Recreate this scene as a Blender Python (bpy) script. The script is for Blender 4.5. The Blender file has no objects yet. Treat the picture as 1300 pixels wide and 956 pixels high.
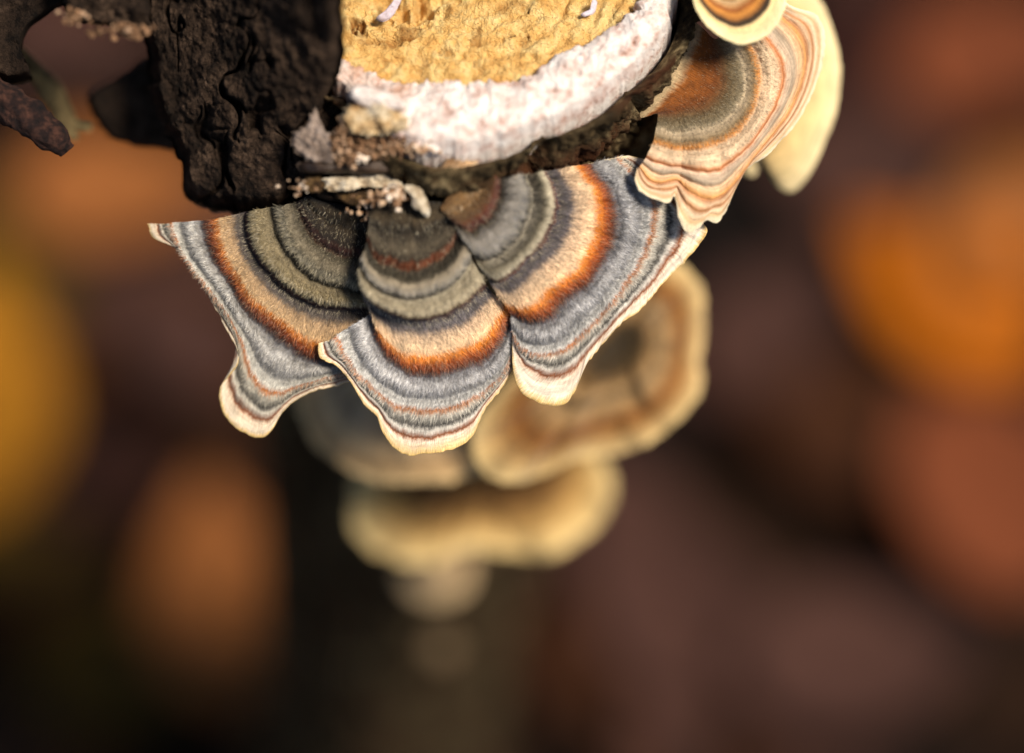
import bpy, math, random
import numpy as np

# ------------------------------------------------------------------ camera, sky, sun, exposure
PITCH = math.radians(65.0)
FOCUS = 0.41
LENS, SENSOR = 100.0, 36.0
FSTOP = 3.4
SUN_DIR = np.array([0.44, -0.16, 0.88])          # from the scene towards the sun
SUN_STRENGTH, SKY_STRENGTH, EXPOSURE = 3.8, 0.06, 0.80

scene = bpy.context.scene
COL = scene.collection
FWD = np.array([0.0, math.cos(PITCH), -math.sin(PITCH)])
RIGHT = np.array([1.0, 0.0, 0.0])
UP = np.array([0.0, math.sin(PITCH), math.cos(PITCH)])
CAM = np.array([0.0, 0.0, 0.40]) - FWD * FOCUS
FPX = LENS / SENSOR * 1300.0

cam_data = bpy.data.cameras.new('camera')
cam_data.lens = LENS
cam_data.sensor_width = SENSOR
cam_data.clip_start = 0.01
cam_data.clip_end = 200.0
cam_data.dof.use_dof = True
cam_data.dof.focus_distance = FOCUS
cam_data.dof.aperture_fstop = FSTOP
cam = bpy.data.objects.new('camera', cam_data)
cam.location = CAM
cam.rotation_euler = (math.pi / 2 - PITCH, 0.0, 0.0)
COL.objects.link(cam)
scene.camera = cam

SUN_DIR = SUN_DIR / np.linalg.norm(SUN_DIR)
elev = math.asin(SUN_DIR[2])
azim = math.atan2(SUN_DIR[0], SUN_DIR[1])
world = bpy.data.worlds.new('World')
scene.world = world
world.use_nodes = True
wn = world.node_tree
sky = wn.nodes.new('ShaderNodeTexSky')
sky.sky_type = 'NISHITA'
sky.sun_disc = False
sky.sun_elevation = elev
sky.sun_rotation = azim
wn.links.new(sky.outputs[0], wn.nodes['Background'].inputs[0])
wn.nodes['Background'].inputs[1].default_value = SKY_STRENGTH
sun_data = bpy.data.lights.new('sun', 'SUN')
sun_data.energy = SUN_STRENGTH
sun_data.angle = math.radians(14.0)
sun_data.color = (1.0, 0.93, 0.82)
sun = bpy.data.objects.new('sun', sun_data)
sun.rotation_euler = (math.pi / 2 - elev, 0.0, math.pi - azim)
COL.objects.link(sun)
sun.location = (0.5, 0.1, 1.5)
scene.view_settings.view_transform = 'Standard'
scene.view_settings.look = 'None'
scene.view_settings.exposure = EXPOSURE
scene.view_settings.gamma = 1.0
scene.render.engine = 'CYCLES'
scene.cycles.use_denoising = True

rng = np.random.default_rng(11)
random.seed(5)


# ------------------------------------------------------------------ numeric helpers
def at(px, py, d):
    """a point in the world at depth d (metres along the view axis) seen at a position of the photograph"""
    px, py, d = np.broadcast_arrays(np.asarray(px, float), np.asarray(py, float), np.asarray(d, float))
    v = FWD[None] + ((px - 650.0) / FPX).reshape(-1, 1) * RIGHT[None] + ((478.0 - py) / FPX).reshape(-1, 1) * UP[None]
    return (CAM[None] + d.reshape(-1, 1) * v).reshape(px.shape + (3,))


def on_plane(px, py, z):
    v = FWD + (px - 650.0) / FPX * RIGHT + (478.0 - py) / FPX * UP
    return CAM + v * ((z - CAM[2]) / v[2])


def depth_on(px, py, z):
    return (on_plane(px, py, z) - CAM) @ FWD


def _hash(ix, iy, iz, seed):
    h = (ix * 374761393 + iy * 668265263 + iz * 2147483647 + seed * 974711) & 0xffffffff
    h = ((h ^ (h >> 13)) * 1274126177) & 0xffffffff
    h = ((h ^ (h >> 16)) * 2246822519) & 0xffffffff
    return ((h ^ (h >> 15)) & 0xffffff) / float(0xffffff)


def vnoise(p, seed=0):
    p = np.asarray(p, float)
    i = np.floor(p).astype(np.int64)
    f = p - i
    f = f * f * f * (f * (f * 6 - 15) + 10)
    out = 0
    for dx in (0, 1):
        wx = f[..., 0] if dx else 1 - f[..., 0]
        for dy in (0, 1):
            wy = f[..., 1] if dy else 1 - f[..., 1]
            for dz in (0, 1):
                wz = f[..., 2] if dz else 1 - f[..., 2]
                out = out + wx * wy * wz * _hash(i[..., 0] + dx, i[..., 1] + dy, i[..., 2] + dz, seed)
    return out * 2 - 1


def fbm(p, octaves=4, seed=0, gain=0.5):
    s, a, t = 0, 1.0, 0.0
    for o in range(octaves):
        s = s + a * vnoise(np.asarray(p) * 2.03 ** o, seed + o * 17)
        t += a
        a *= gain
    return s / t


def ridged(p, octaves=3, seed=0):
    s, a, t = 0, 1.0, 0.0
    for o in range(octaves):
        s = s + a * (1 - np.abs(vnoise(np.asarray(p) * 2.1 ** o, seed + o * 13)) * 2.0)
        t += a
        a *= 0.5
    return np.clip(s / t, -1, 1)


def n2(a, b, seed=0, octaves=3):
    a, b = np.broadcast_arrays(a, b)
    return fbm(np.stack([a, b, np.full(a.shape, 3.7)], -1), octaves, seed)


def sstep(a, b, x):
    t = np.clip((x - a) / (b - a), 0, 1)
    return t * t * (3 - 2 * t)


def spline(pts, n, closed=False):
    p = np.array(pts, float)
    if closed:
        p = np.vstack([p[-1], p, p[0], p[1]])
    else:
        p = np.vstack([2 * p[0] - p[1], p, 2 * p[-1] - p[-2]])
    out = []
    for k in range(1, len(p) - 2):
        t = np.linspace(0, 1, 24, endpoint=False)[:, None]
        a, b, c, d = p[k - 1], p[k], p[k + 1], p[k + 2]
        out.append(0.5 * (2 * b + (c - a) * t + (2 * a - 5 * b + 4 * c - d) * t ** 2 + (3 * b - a - 3 * c + d) * t ** 3))
    out.append(p[-2][None])
    q = np.vstack(out)
    s = np.concatenate([[0], np.cumsum(np.linalg.norm(np.diff(q[:, :2] if np.abs(q).max() > 5 else q, axis=0), axis=1))])
    u = np.linspace(0, s[-1], n, endpoint=not closed)
    return np.stack([np.interp(u, s, q[:, k]) for k in range(q.shape[1])], 1)


def gsmooth(a, sig, closed=False):
    r = int(sig * 3)
    k = np.exp(-0.5 * (np.arange(-r, r + 1) / sig) ** 2)
    k /= k.sum()
    if closed:
        b = np.concatenate([a[-r:], a, a[:r]])
    else:
        b = np.concatenate([2 * a[:1] - a[r:0:-1], a, 2 * a[-1:] - a[-2:-r - 2:-1]])
    return np.stack([np.convolve(b[:, c], k, 'valid') for c in range(a.shape[1])], 1)


def lin(c):
    c = np.array(c, float) / 255.0
    return tuple(np.where(c <= 0.04045, c / 12.92, ((c + 0.055) / 1.055) ** 2.4))


# ------------------------------------------------------------------ object helpers
def mesh_obj(name, verts, faces, mat, parent=None, origin=(0, 0, 0), attrs=None, smooth=True):
    verts = np.asarray(verts, float).reshape(-1, 3) - np.asarray(origin, float)
    me = bpy.data.meshes.new(name)
    faces = np.asarray(faces)
    if faces.dtype == object or faces.ndim != 2:
        me.from_pydata(verts.tolist(), [], [list(f) for f in faces])
    else:
        k = faces.shape[1]
        me.vertices.add(len(verts))
        me.vertices.foreach_set('co', verts.astype(np.float32).ravel())
        me.loops.add(faces.size)
        me.loops.foreach_set('vertex_index', faces.astype(np.int32).ravel())
        me.polygons.add(len(faces))
        me.polygons.foreach_set('loop_start', np.arange(0, faces.size, k, dtype=np.int32))
        me.update(calc_edges=True)
    if smooth:
        me.polygons.foreach_set('use_smooth', np.ones(len(me.polygons), dtype=bool))
    for an, av in (attrs or {}).items():
        av = np.asarray(av, np.float32)
        if av.ndim == 1:
            me.attributes.new(an, 'FLOAT', 'POINT').data.foreach_set('value', av)
        else:
            me.attributes.new(an, 'FLOAT_VECTOR', 'POINT').data.foreach_set('vector', av.ravel())
    me.validate()
    o = bpy.data.objects.new(name, me)
    me.materials.append(mat)
    COL.objects.link(o)
    if parent is not None:
        o.parent = parent
    else:
        o.location = origin
    return o


def tag(o, label=None, category=None, group=None, kind=None):
    for k, v in (('label', label), ('category', category), ('group', group), ('kind', kind)):
        if v:
            o[k] = v
    return o


def thing(name, loc, label, category, group=None):
    o = bpy.data.objects.new(name, None)
    o.empty_display_size = 0.01
    o.location = loc
    COL.objects.link(o)
    return tag(o, label, category, group)


def grid_faces(n, m, wrap=False, flip=False):
    """rows n, columns m, vertex index r*m+c"""
    r = np.arange(n - 1)[:, None]
    c = np.arange(m if wrap else m - 1)[None]
    c1 = (c + 1) % m
    f = np.stack([r * m + c, r * m + c1, (r + 1) * m + c1, (r + 1) * m + c], -1).reshape(-1, 4)
    return f[:, ::-1] if flip else f


# ------------------------------------------------------------------ materials
class NT:
    def __init__(self, name):
        self.m = bpy.data.materials.new(name)
        self.m.use_nodes = True
        self.t = self.m.node_tree
        self.b = self.t.nodes['Principled BSDF']

    def n(self, typ, **kw):
        nd = self.t.nodes.new('ShaderNode' + typ)
        for k, v in kw.items():
            if k.startswith('i_'):
                nd.inputs[k[2:]].default_value = v
            else:
                setattr(nd, k, v)
        return nd

    def l(self, a, b):
        self.t.links.new(a, b)

    def ramp(self, stops, src, interp='LINEAR'):
        r = self.n('ValToRGB')
        e = r.color_ramp.elements
        r.color_ramp.interpolation = interp
        while len(e) > 1:
            e.remove(e[-1])
        e[0].position = stops[0][0]
        e[0].color = lin(stops[0][1]) + (1,)
        for p, c in stops[1:]:
            el = e.new(p)
            el.color = lin(c) + (1,)
        self.l(src, r.inputs[0])
        return r.outputs[0]

    def noise(self, scale, detail=4, rough=0.6, vec=None, dist=0.0):
        nd = self.n('TexNoise')
        nd.inputs['Scale'].default_value = scale
        nd.inputs['Detail'].default_value = detail
        nd.inputs['Roughness'].default_value = rough
        nd.inputs['Distortion'].default_value = dist
        if vec is not None:
            self.l(vec, nd.inputs['Vector'])
        return nd.outputs['Fac']

    def math(self, op, a, b=None, c=None):
        nd = self.n('Math', operation=op)
        for k, x in enumerate((a, b, c)):
            if x is None:
                continue
            if isinstance(x, (int, float)):
                nd.inputs[k].default_value = x
            else:
                self.l(x, nd.inputs[k])
        return nd.outputs[0]

    def mix(self, fac, a, b, mode='MIX'):
        nd = self.n('Mix', data_type='RGBA', blend_type=mode)
        for sock, x in ((nd.inputs[0], fac), (nd.inputs[6], a), (nd.inputs[7], b)):
            if isinstance(x, (int, float)):
                sock.default_value = x
            elif isinstance(x, tuple):
                sock.default_value = lin(x) + (1,)
            else:
                self.l(x, sock)
        return nd.outputs[2]

    def obj(self):
        return self.n('TexCoord').outputs['Object']

    def attr(self, name):
        a = self.n('Attribute', attribute_name=name)
        return a

    def bump(self, h, dist, strength=1.0):
        b = self.n('Bump')
        b.inputs['Distance'].default_value = dist
        b.inputs['Strength'].default_value = strength
        self.l(h, b.inputs['Height'])
        self.l(b.outputs[0], self.b.inputs['Normal'])

    def done(self, col=None, rough=0.8, spec=0.3):
        if col is not None:
            if isinstance(col, tuple):
                self.b.inputs['Base Color'].default_value = lin(col) + (1,)
            else:
                self.l(col, self.b.inputs['Base Color'])
        if isinstance(rough, (int, float)):
            self.b.inputs['Roughness'].default_value = rough
        else:
            self.l(rough, self.b.inputs['Roughness'])
        self.b.inputs['Specular IOR Level'].default_value = spec
        return self.m


def cap_material(name, stops, streak=0.5, tint=None, sheen=0.25, hair=False):
    t = NT(name)
    z = t.attr('zone').outputs['Fac']
    fan = t.attr('fan').outputs['Vector']
    wob = t.noise(6.0, 3, 0.6, fan)
    z2 = t.math('ADD', z, t.math('MULTIPLY', t.math('SUBTRACT', wob, 0.5), 0.018))
    col = t.ramp(stops, z2)
    mp = t.n('Mapping')
    mp.inputs['Scale'].default_value = (1.0, 0.10, 1.0)
    t.l(fan, mp.inputs['Vector'])
    st = t.noise(24.0, 4, 0.7, mp.outputs[0])
    s2 = t.n('MapRange')
    s2.inputs['From Min'].default_value = 0.28
    s2.inputs['From Max'].default_value = 0.72
    s2.inputs['To Min'].default_value = 1.0 - streak
    s2.inputs['To Max'].default_value = 1.0 + streak * 0.55
    t.l(st, s2.inputs['Value'])
    hsv = t.n('HueSaturation')
    t.l(col, hsv.inputs['Color'])
    t.l(s2.outputs[0], hsv.inputs['Value'])
    out = hsv.outputs[0]
    # fine growth lines
    mp2 = t.n('Mapping')
    mp2.inputs['Scale'].default_value = (0.16, 2.4, 1.0)
    t.l(fan, mp2.inputs['Vector'])
    gl = t.n('MapRange')
    gl.inputs['From Min'].default_value = 0.3
    gl.inputs['From Max'].default_value = 0.7
    gl.inputs['To Min'].default_value = 0.62
    gl.inputs['To Max'].default_value = 1.28
    t.l(t.noise(2.6, 5, 0.7, mp2.outputs[0]), gl.inputs['Value'])
    h0 = t.n('HueSaturation')
    t.l(out, h0.inputs['Color'])
    t.l(gl.outputs[0], h0.inputs['Value'])
    out = h0.outputs[0]
    patch = t.noise(260.0, 3, 0.6, t.obj())
    pr = t.n('MapRange')
    pr.inputs['From Min'].default_value = 0.3
    pr.inputs['From Max'].default_value = 0.7
    pr.inputs['To Min'].default_value = 0.82
    pr.inputs['To Max'].default_value = 1.12
    t.l(patch, pr.inputs['Value'])
    h2 = t.n('HueSaturation')
    t.l(out, h2.inputs['Color'])
    t.l(pr.outputs[0], h2.inputs['Value'])
    out = h2.outputs[0]
    if hair:
        j = t.attr('shade').outputs['Fac']
        h3 = t.n('HueSaturation')
        h3.inputs['Saturation'].default_value = 1.0
        t.l(out, h3.inputs['Color'])
        t.l(j, h3.inputs['Value'])
        out = t.mix(t.attr('pale').outputs['Fac'], h3.outputs[0], (206, 190, 158))
    else:
        t.bump(t.math('ADD', st, t.math('MULTIPLY', t.noise(1800.0, 4, 0.7, t.obj()), 0.6)), 0.00022, 0.8)
    m = t.done(out, 0.62 if hair else 0.78, 0.35 if hair else 0.2)
    t.b.inputs['Sheen Weight'].default_value = sheen
    t.b.inputs['Sheen Roughness'].default_value = 0.5
    return m


OUTER = [(0.47, (88, 36, 16)), (0.486, (84, 78, 80)), (0.528, (108, 99, 100)), (0.556, (216, 184, 150)), (0.632, (246, 208, 162)), (0.658, (228, 134, 38)),
         (0.690, (160, 72, 12)), (0.724, (80, 34, 10)), (0.748, (106, 103, 105)), (0.785, (206, 201, 197)), (0.82, (114, 112, 113)), (0.868, (220, 214, 204)),
         (0.883, (176, 98, 24)), (0.898, (208, 198, 180)), (0.926, (66, 62, 58)), (0.940, (210, 200, 184)), (0.957, (138, 74, 34)), (0.968, (238, 212, 184)), (0.988, (242, 222, 196)), (1.0, (228, 186, 110))]
TAIL = [(0.00, (120, 86, 50)), (0.07, (140, 104, 62)), (0.12, (104, 74, 44)), (0.155, (92, 34, 18)), (0.185, (50, 42, 30)), (0.235, (172, 162, 150)), (0.275, (136, 130, 124)),
        (0.318, (44, 38, 30)), (0.35, (188, 176, 154)), (0.395, (104, 94, 74)), (0.445, (200, 186, 156))] + OUTER
TAIL_DARK = [(0.00, (24, 18, 11)), (0.05, (74, 60, 40)), (0.085, (38, 30, 18)), (0.12, (88, 76, 58)), (0.14, (46, 36, 22)), (0.157, (122, 58, 20)), (0.175, (48, 40, 26)), (0.225, (58, 50, 34)),
             (0.25, (180, 162, 134)), (0.29, (134, 126, 116)), (0.322, (46, 41, 34)), (0.348, (198, 184, 156)), (0.445, (166, 148, 114))] + OUTER[:-2] + OUTER[-1:]  # inner stops: dark bands of their own plus the overhang's shadow in the colour
TAIL_OLIVE = [(0.00, (34, 26, 15)), (0.08, (58, 46, 28)), (0.13, (36, 26, 16)), (0.155, (72, 28, 14)), (0.18, (74, 66, 48)), (0.235, (150, 140, 120)), (0.265, (88, 84, 72)), (0.29, (142, 134, 112)),
              (0.322, (52, 48, 38)), (0.36, (172, 158, 126)), (0.43, (144, 130, 96)), (0.455, (108, 104, 84))] + [(p, (c[0] * 0.93, c[1] * 0.92, c[2] * 0.89)) for p, c in OUTER]
TAIL_OLIVE = [(p, (c[0] * 0.86, c[1] * 0.83, c[2] * 0.78) if p < 0.74 else c) for p, c in TAIL_OLIVE]  # darkened once more: shade on the left fan put into its colours
WARM = [(0.0, (196, 168, 128)), (0.045, (206, 176, 132)), (0.065, (150, 84, 26)), (0.12, (112, 60, 18)), (0.19, (104, 84, 54)), (0.25, (128, 112, 84)),
        (0.29, (196, 172, 138)), (0.34, (140, 116, 82)), (0.38, (200, 128, 52)), (0.41, (226, 196, 158)), (0.50, (232, 198, 158)),
        (0.545, (190, 110, 52)), (0.57, (226, 196, 164)), (0.63, (164, 142, 116)), (0.67, (230, 190, 148)), (0.73, (214, 150, 84)),
        (0.76, (190, 134, 92)), (0.80, (222, 186, 146)), (0.84, (184, 122, 72)), (0.88, (222, 192, 156)), (0.93, (204, 164, 118)), (0.96, (232, 206, 166)), (1.0, (244, 226, 188))]
YELLOW = [(0.0, (150, 100, 50)), (0.42, (150, 116, 78)), (0.47, (196, 160, 116)), (0.52, (150, 108, 66)), (0.56, (206, 166, 116)), (0.61, (186, 130, 76)), (0.64, (150, 84, 34)), (0.69, (210, 138, 60)), (0.735, (150, 96, 44)),
          (0.765, (66, 48, 30)), (0.80, (58, 42, 28)), (0.825, (232, 200, 140)), (1.0, (248, 226, 172))]
PALE = [(0.0, (190, 150, 92)), (0.4, (200, 162, 104)), (0.6, (222, 186, 122)), (0.7, (208, 170, 108)), (0.85, (226, 194, 134)), (1.0, (236, 212, 160))]
EYE = [(0.0, (52, 38, 14)), (0.22, (66, 48, 20)), (0.30, (112, 82, 44)), (0.40, (158, 124, 80)), (0.46, (118, 90, 54)), (0.54, (162, 128, 84)),
       (0.64, (138, 98, 54)), (0.72, (126, 76, 26)), (0.80, (150, 108, 58)), (0.89, (186, 150, 96)), (1.0, (222, 190, 130))]  # whole ramp lowered: shade on the lower tiers painted into the colour
TAUPE = [(0.0, (130, 108, 76)), (0.4, (180, 156, 120)), (0.6, (152, 132, 106)), (0.75, (200, 168, 124)), (0.9, (172, 136, 92)), (1.0, (220, 186, 132))]
DIM = [(0.0, (180, 138, 92)), (0.6, (224, 180, 126)), (1.0, (236, 200, 148))]
OCHRE = [(0.0, (92, 62, 24)), (0.3, (116, 80, 36)), (0.45, (140, 98, 46)), (0.55, (100, 64, 26)), (0.66, (150, 108, 54)), (0.80, (190, 148, 84)), (1.0, (232, 200, 136))]  # inner stops lowered too, with the lower tiers' shade in the colour
GREYEND = [(0.0, (190, 172, 144)), (1.0, (216, 198, 168))]


def pore_material(name='pore_surface_cream', c=(226, 204, 164)):
    t = NT(name)
    n = t.noise(900, 3, 0.6, t.obj())
    col = t.mix(n, tuple(0.78 * x for x in c), c)
    t.bump(t.noise(3500, 2, 0.5, t.obj()), 0.0002)
    return t.done(col, 0.85, 0.2)


PORE = pore_material()


def bark_material(name, dark, mid, light, scale=1.0, bump=0.0006, reddish=None, rough=0.85):
    t = NT(name)
    o = t.obj()
    big = t.noise(120 * scale, 5, 0.65, o, 0.6)
    fine = t.noise(900 * scale, 6, 0.72, o)
    crev = t.attr('relief').outputs['Fac']
    f = t.math('ADD', t.math('MULTIPLY', big, 0.55), t.math('MULTIPLY', fine, 0.45))
    col = t.ramp([(0.38, dark), (0.51, mid), (0.64, light)], f)
    if reddish:
        rr = t.n('MapRange')
        rr.inputs['From Min'].default_value = 0.52
        rr.inputs['From Max'].default_value = 0.66
        t.l(t.noise(60 * scale, 3, 0.5, o), rr.inputs['Value'])
        col = t.mix(rr.outputs[0], col, reddish)
    t.bump(t.math('ADD', t.noise(420 * scale, 6, 0.75, o), t.math('MULTIPLY', t.noise(2600 * scale, 4, 0.7, o), 0.35)), bump)
    return t.done(col, rough, 0.10)


BARK = bark_material('bark_olive_brown', (22, 16, 9), (72, 58, 37), (150, 130, 94), reddish=(70, 42, 24), bump=0.0012)
BARK_DARK = bark_material('bark_dark_brown', (16, 11, 7), (46, 34, 25), (84, 66, 52), bump=0.0012)  # brown bark darkened further, shade of the left side held in its colour
BARK_TRUNK = BARK


def simple(name, c1, c2, scale=500, rough=0.8, bump=0.0003, spec=0.25, c3=None, detail=5):
    t = NT(name)
    o = t.obj()
    n = t.noise(scale, detail, 0.65, o)
    stops = [(0.34, c1), (0.62, c2)]
    if c3:
        stops = [(0.32, c1), (0.48, c2), (0.66, c3)]
    col = t.ramp(stops, n)
    if bump:
        t.bump(t.noise(scale * 2.5, 5, 0.7, o), bump)
    return t.done(col, rough, spec)


# ------------------------------------------------------------------ ground
GROUND = simple('forest_soil', (12, 7, 4), (30, 18, 11), 60, 0.95, 0.003, spec=0.05, c3=(44, 28, 18))
gx = np.concatenate([-np.geomspace(60, 0.62, 16), np.linspace(-0.6, 0.6, 100), np.geomspace(0.62, 60, 16)])
GX, GY = np.meshgrid(gx, gx)
GZ = 0.006 * n2(GX * 14, GY * 14, 4, 4) * np.exp(-(np.hypot(GX, GY) / 3.0) ** 2) - 0.006
ground = mesh_obj('ground', np.stack([GX, GY, GZ], -1), grid_faces(len(gx), len(gx)), GROUND)
tag(ground, 'dark forest soil under the fallen leaves', 'ground', kind='structure')

# ------------------------------------------------------------------ stump
RIM_D = 0.398
zt = at(620, 185, RIM_D)[2]
rim_px = [(445, 115), (470, 158), (530, 187), (575, 192), (620, 183), (665, 169), (710, 151), (750, 129), (790, 101), (820, 76), (845, 46), (858, 15), (864, -20)]
inn_px = [(438, 86), (500, 100), (560, 106), (620, 110), (660, 107), (690, 90), (720, 70), (760, 56), (800, 28), (826, 0), (838, -32)]
rim_w = np.array([on_plane(x, y, zt) for x, y in rim_px])
inn_w = np.array([on_plane(x, y, zt) for x, y in inn_px])
A_ = np.c_[2 * rim_w[:, 0], 2 * rim_w[:, 1], np.ones(len(rim_w))]
sol = np.linalg.lstsq(A_, (rim_w[:, :2] ** 2).sum(1), rcond=None)[0]
CX, CY = sol[0], sol[1]
R0 = math.sqrt(sol[2] + CX * CX + CY * CY)
print('stump centre', CX, CY, 'radius', R0, 'top', zt)


def polar_fn(w, rdefault):
    a = np.arctan2(w[:, 1] - CY, w[:, 0] - CX)
    r = np.hypot(w[:, 0] - CX, w[:, 1] - CY)
    k = np.argsort(a)
    a, r = a[k], r[k]
    A = np.concatenate([[a[0] - 0.5], a, [a[-1] + 0.5]])
    Rr = np.concatenate([[rdefault], r, [rdefault]])
    a_full = np.concatenate([A - 2 * math.pi, A, A + 2 * math.pi])
    r_full = np.tile(Rr, 3)
    return lambda th: np.interp(th, a_full, r_full)


rim_r = polar_fn(rim_w, R0)
inn_r = polar_fn(inn_w, R0 * 0.86)
NTH = 720
TH = np.linspace(-math.pi, math.pi, NTH, endpoint=False)
RR = gsmooth(rim_r(TH)[:, None], 5, True)[:, 0]
RI = gsmooth(inn_r(TH)[:, None], 5, True)[:, 0]
RI = np.minimum(RI, RR - 0.003)

# axis of the leaning trunk, top to ground
def axis(s):
    return CX - 0.085 * s, CY + 0.0 * s

stump = thing('tree_stump', (CX - 0.085 * zt, CY, 0.0), 'sawn tree stump with dark bark, yellow rotten heartwood and white rotted rim', 'stump')
SO = np.array([CX - 0.085 * zt, CY, 0.0])

# bark: rows go from the rim outwards and down to below the ground
s_rows = np.concatenate([[-0.0005], np.linspace(0, 0.045, 150), np.linspace(0.0455, 0.16, 110), np.linspace(0.162, zt + 0.03, 60)])
S, T = np.meshgrid(s_rows, TH, indexing='ij')
thick = 0.0026 + 0.0009 * n2(np.cos(TH) * 3, np.sin(TH) * 3, 3)[None] + np.zeros_like(S)
rb = RR[None] * (1 - 0.42 * np.clip(S, 0, 1)) + thick
cs, sn = np.cos(T), np.sin(T)
pn = np.stack([cs * 9, sn * 9, S * 90], -1)
plates = ridged(np.stack([cs * 4.2 + 0.3 * vnoise(pn, 5), sn * 4.2, S * 55], -1), 3, 21)
furrow = sstep(0.35, 0.95, plates)
rough = fbm(np.stack([cs * 22, sn * 22, S * 500], -1), 4, 8) + 0.5 * fbm(np.stack([cs * 62, sn * 62, S * 1500], -1), 3, 9)
relief = -0.0024 * furrow + 0.0013 * rough + 0.0012 * fbm(np.stack([cs * 7, sn * 7, S * 150], -1), 3, 30)
topfade = sstep(-0.0005, 0.003, S)
rb = rb + relief * (0.35 + 0.65 * topfade)
flare = 0.012 * np.clip((S - 0.25) / 0.2, 0, 1) ** 2
rb = rb + flare
rb[0] = RR + 0.0004
ax, ay = axis(S)
ztop = zt - 0.0012 + 0.0012 * n2(np.cos(TH) * 9, np.sin(TH) * 9, 77)[None]
Z = ztop - S + np.zeros_like(S)
Z[0] = ztop[0] - 0.003
Z[1] += 0.0006 * rough[1]
bark = mesh_obj('bark', np.stack([ax + rb * cs, ay + rb * sn, Z], -1), grid_faces(len(s_rows), NTH, True, True), BARK, stump, SO,
                {'relief': furrow.ravel()})

# white rotted sapwood ring
tw = NT('white_rotted_sapwood')
o_ = tw.obj()
nz = tw.noise(420, 5, 0.7, o_)
c_ = tw.ramp([(0.30, (132, 92, 68)), (0.39, (192, 162, 148)), (0.50, (214, 198, 186)), (0.68, (228, 219, 210))], nz)
fl = tw.noise(1500, 4, 0.7, o_)
flr = tw.n('MapRange')
flr.inputs['From Min'].default_value = 0.62
flr.inputs['From Max'].default_value = 0.70
tw.l(fl, flr.inputs['Value'])
c_ = tw.mix(tw.math('MULTIPLY', flr.outputs[0], 0.7), c_, (120, 72, 48))
side = tw.attr('dirt').outputs['Fac']
c_ = tw.mix(side, c_, (176, 128, 96))
tw.bump(tw.math('ADD', tw.noise(700, 6, 0.75, o_), tw.noise(2600, 3, 0.6, o_)), 0.0003)
WHITE = tw.done(c_, 0.85, 0.2)
NRI = 46
U = np.linspace(0, 1, NRI)[:, None]
wig = 0.0009 * n2(np.cos(TH) * 16, np.sin(TH) * 16, 9)[None] + 0.0006 * n2(np.cos(TH) * 60, np.sin(TH) * 60, 19)[None]
r_in = RI[None] - 0.0012 + wig * 1.3
r_out = RR[None] - 0.0004 + wig * 0.5
rw = r_in + (r_out - r_in) * U
cw, sw = np.cos(TH)[None] + 0 * U, np.sin(TH)[None] + 0 * U
hw = 0.0007 * fbm(np.stack([cw * rw * 380, sw * rw * 380, 0 * rw], -1), 4, 40) + 0.0003 * fbm(np.stack([cw * rw * 1500, sw * rw * 1500, 0 * rw], -1), 3, 41)
zw = zt + 0.0012 * np.sin(np.clip(U, 0, 1) * math.pi) ** 0.7 + hw - 0.0022 * sstep(0.9, 1.0, U) - 0.0015 * sstep(0.08, 0.0, U)
leftness = sstep(-1.75, -2.3, TH)[None] * (TH[None] < 0)
dirt = np.clip(leftness * (0.55 + 0.9 * fbm(np.stack([cw * rw * 300, sw * rw * 300, 0 * rw], -1), 3, 55)), 0, 1)
zw = zw - leftness * 0.002 * (1 + fbm(np.stack([cw * rw * 200, sw * rw * 200, 0 * rw], -1), 3, 56))
vw = np.stack([CX + rw * cw, CY + rw * sw, zw], -1)
skirt = vw[-1:].copy()
skirt[..., 2] -= 0.006
vw = np.concatenate([vw, skirt])
mesh_obj('sapwood_rim', vw, grid_faces(NRI + 1, NTH, True, True), WHITE, stump, SO, {'dirt': np.concatenate([dirt, dirt[-1:]]).ravel()})

# crumbly heartwood
th_ = NT('yellow_rotten_heartwood')
o_ = th_.obj()
pit = th_.attr('pit').outputs['Fac']
nz = th_.noise(300, 5, 0.7, o_)
c_ = th_.ramp([(0.28, (206, 148, 78)), (0.46, (234, 184, 108)), (0.64, (246, 212, 142))], nz)
c_ = th_.mix(pit, c_, (140, 88, 36))
th_.bump(th_.math('ADD', th_.noise(900, 6, 0.75, o_), th_.noise(3000, 3, 0.6, o_)), 0.0008)
HEART = th_.done(c_, 0.9, 0.15)
NH = 230
U = (np.linspace(0.02, 1, NH))[:, None]
rh = (RI[None] + 0.0006) * U
ch, sh = np.cos(TH)[None] + 0 * U, np.sin(TH)[None] + 0 * U
X, Y = rh * ch, rh * sh
cell = fbm(np.stack([X * 420, Y * 300, 0 * X], -1), 3, 60)
crumb = fbm(np.stack([X * 1100, Y * 1100, 0 * X], -1), 3, 61)
ringc = np.sin(rh * 2600 + 3 * fbm(np.stack([X * 150, Y * 150, 0 * X], -1), 2, 62))
crack = sstep(0.72, 0.97, ridged(np.stack([X * 75 + 0.4 * cell, Y * 110, 0 * X], -1), 2, 63))
hh = 0.0010 * cell + 0.00045 * crumb + 0.0002 * ringc - 0.0016 * crack
# a deeper decayed pocket on the far left of the face
pk = np.exp(-(((X + 0.010) / 0.007) ** 2 + ((Y + 0.004) / 0.005) ** 2))
hh = hh - 0.005 * pk * (0.6 + 1.4 * cell)
zh = zt - 0.0016 + hh - 0.0010 * sstep(0.95, 1, U)
pitv = np.clip(crack * 0.9 + 0.55 * sstep(0.25, 0.6, -cell) + 0.6 * pk * sstep(-0.1, 0.3, -cell), 0, 1)
mesh_obj('heartwood', np.stack([CX + X, CY + Y, zh], -1), grid_faces(NH, NTH, True, True), HEART, stump, SO, {'pit': pitv.ravel()})


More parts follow.
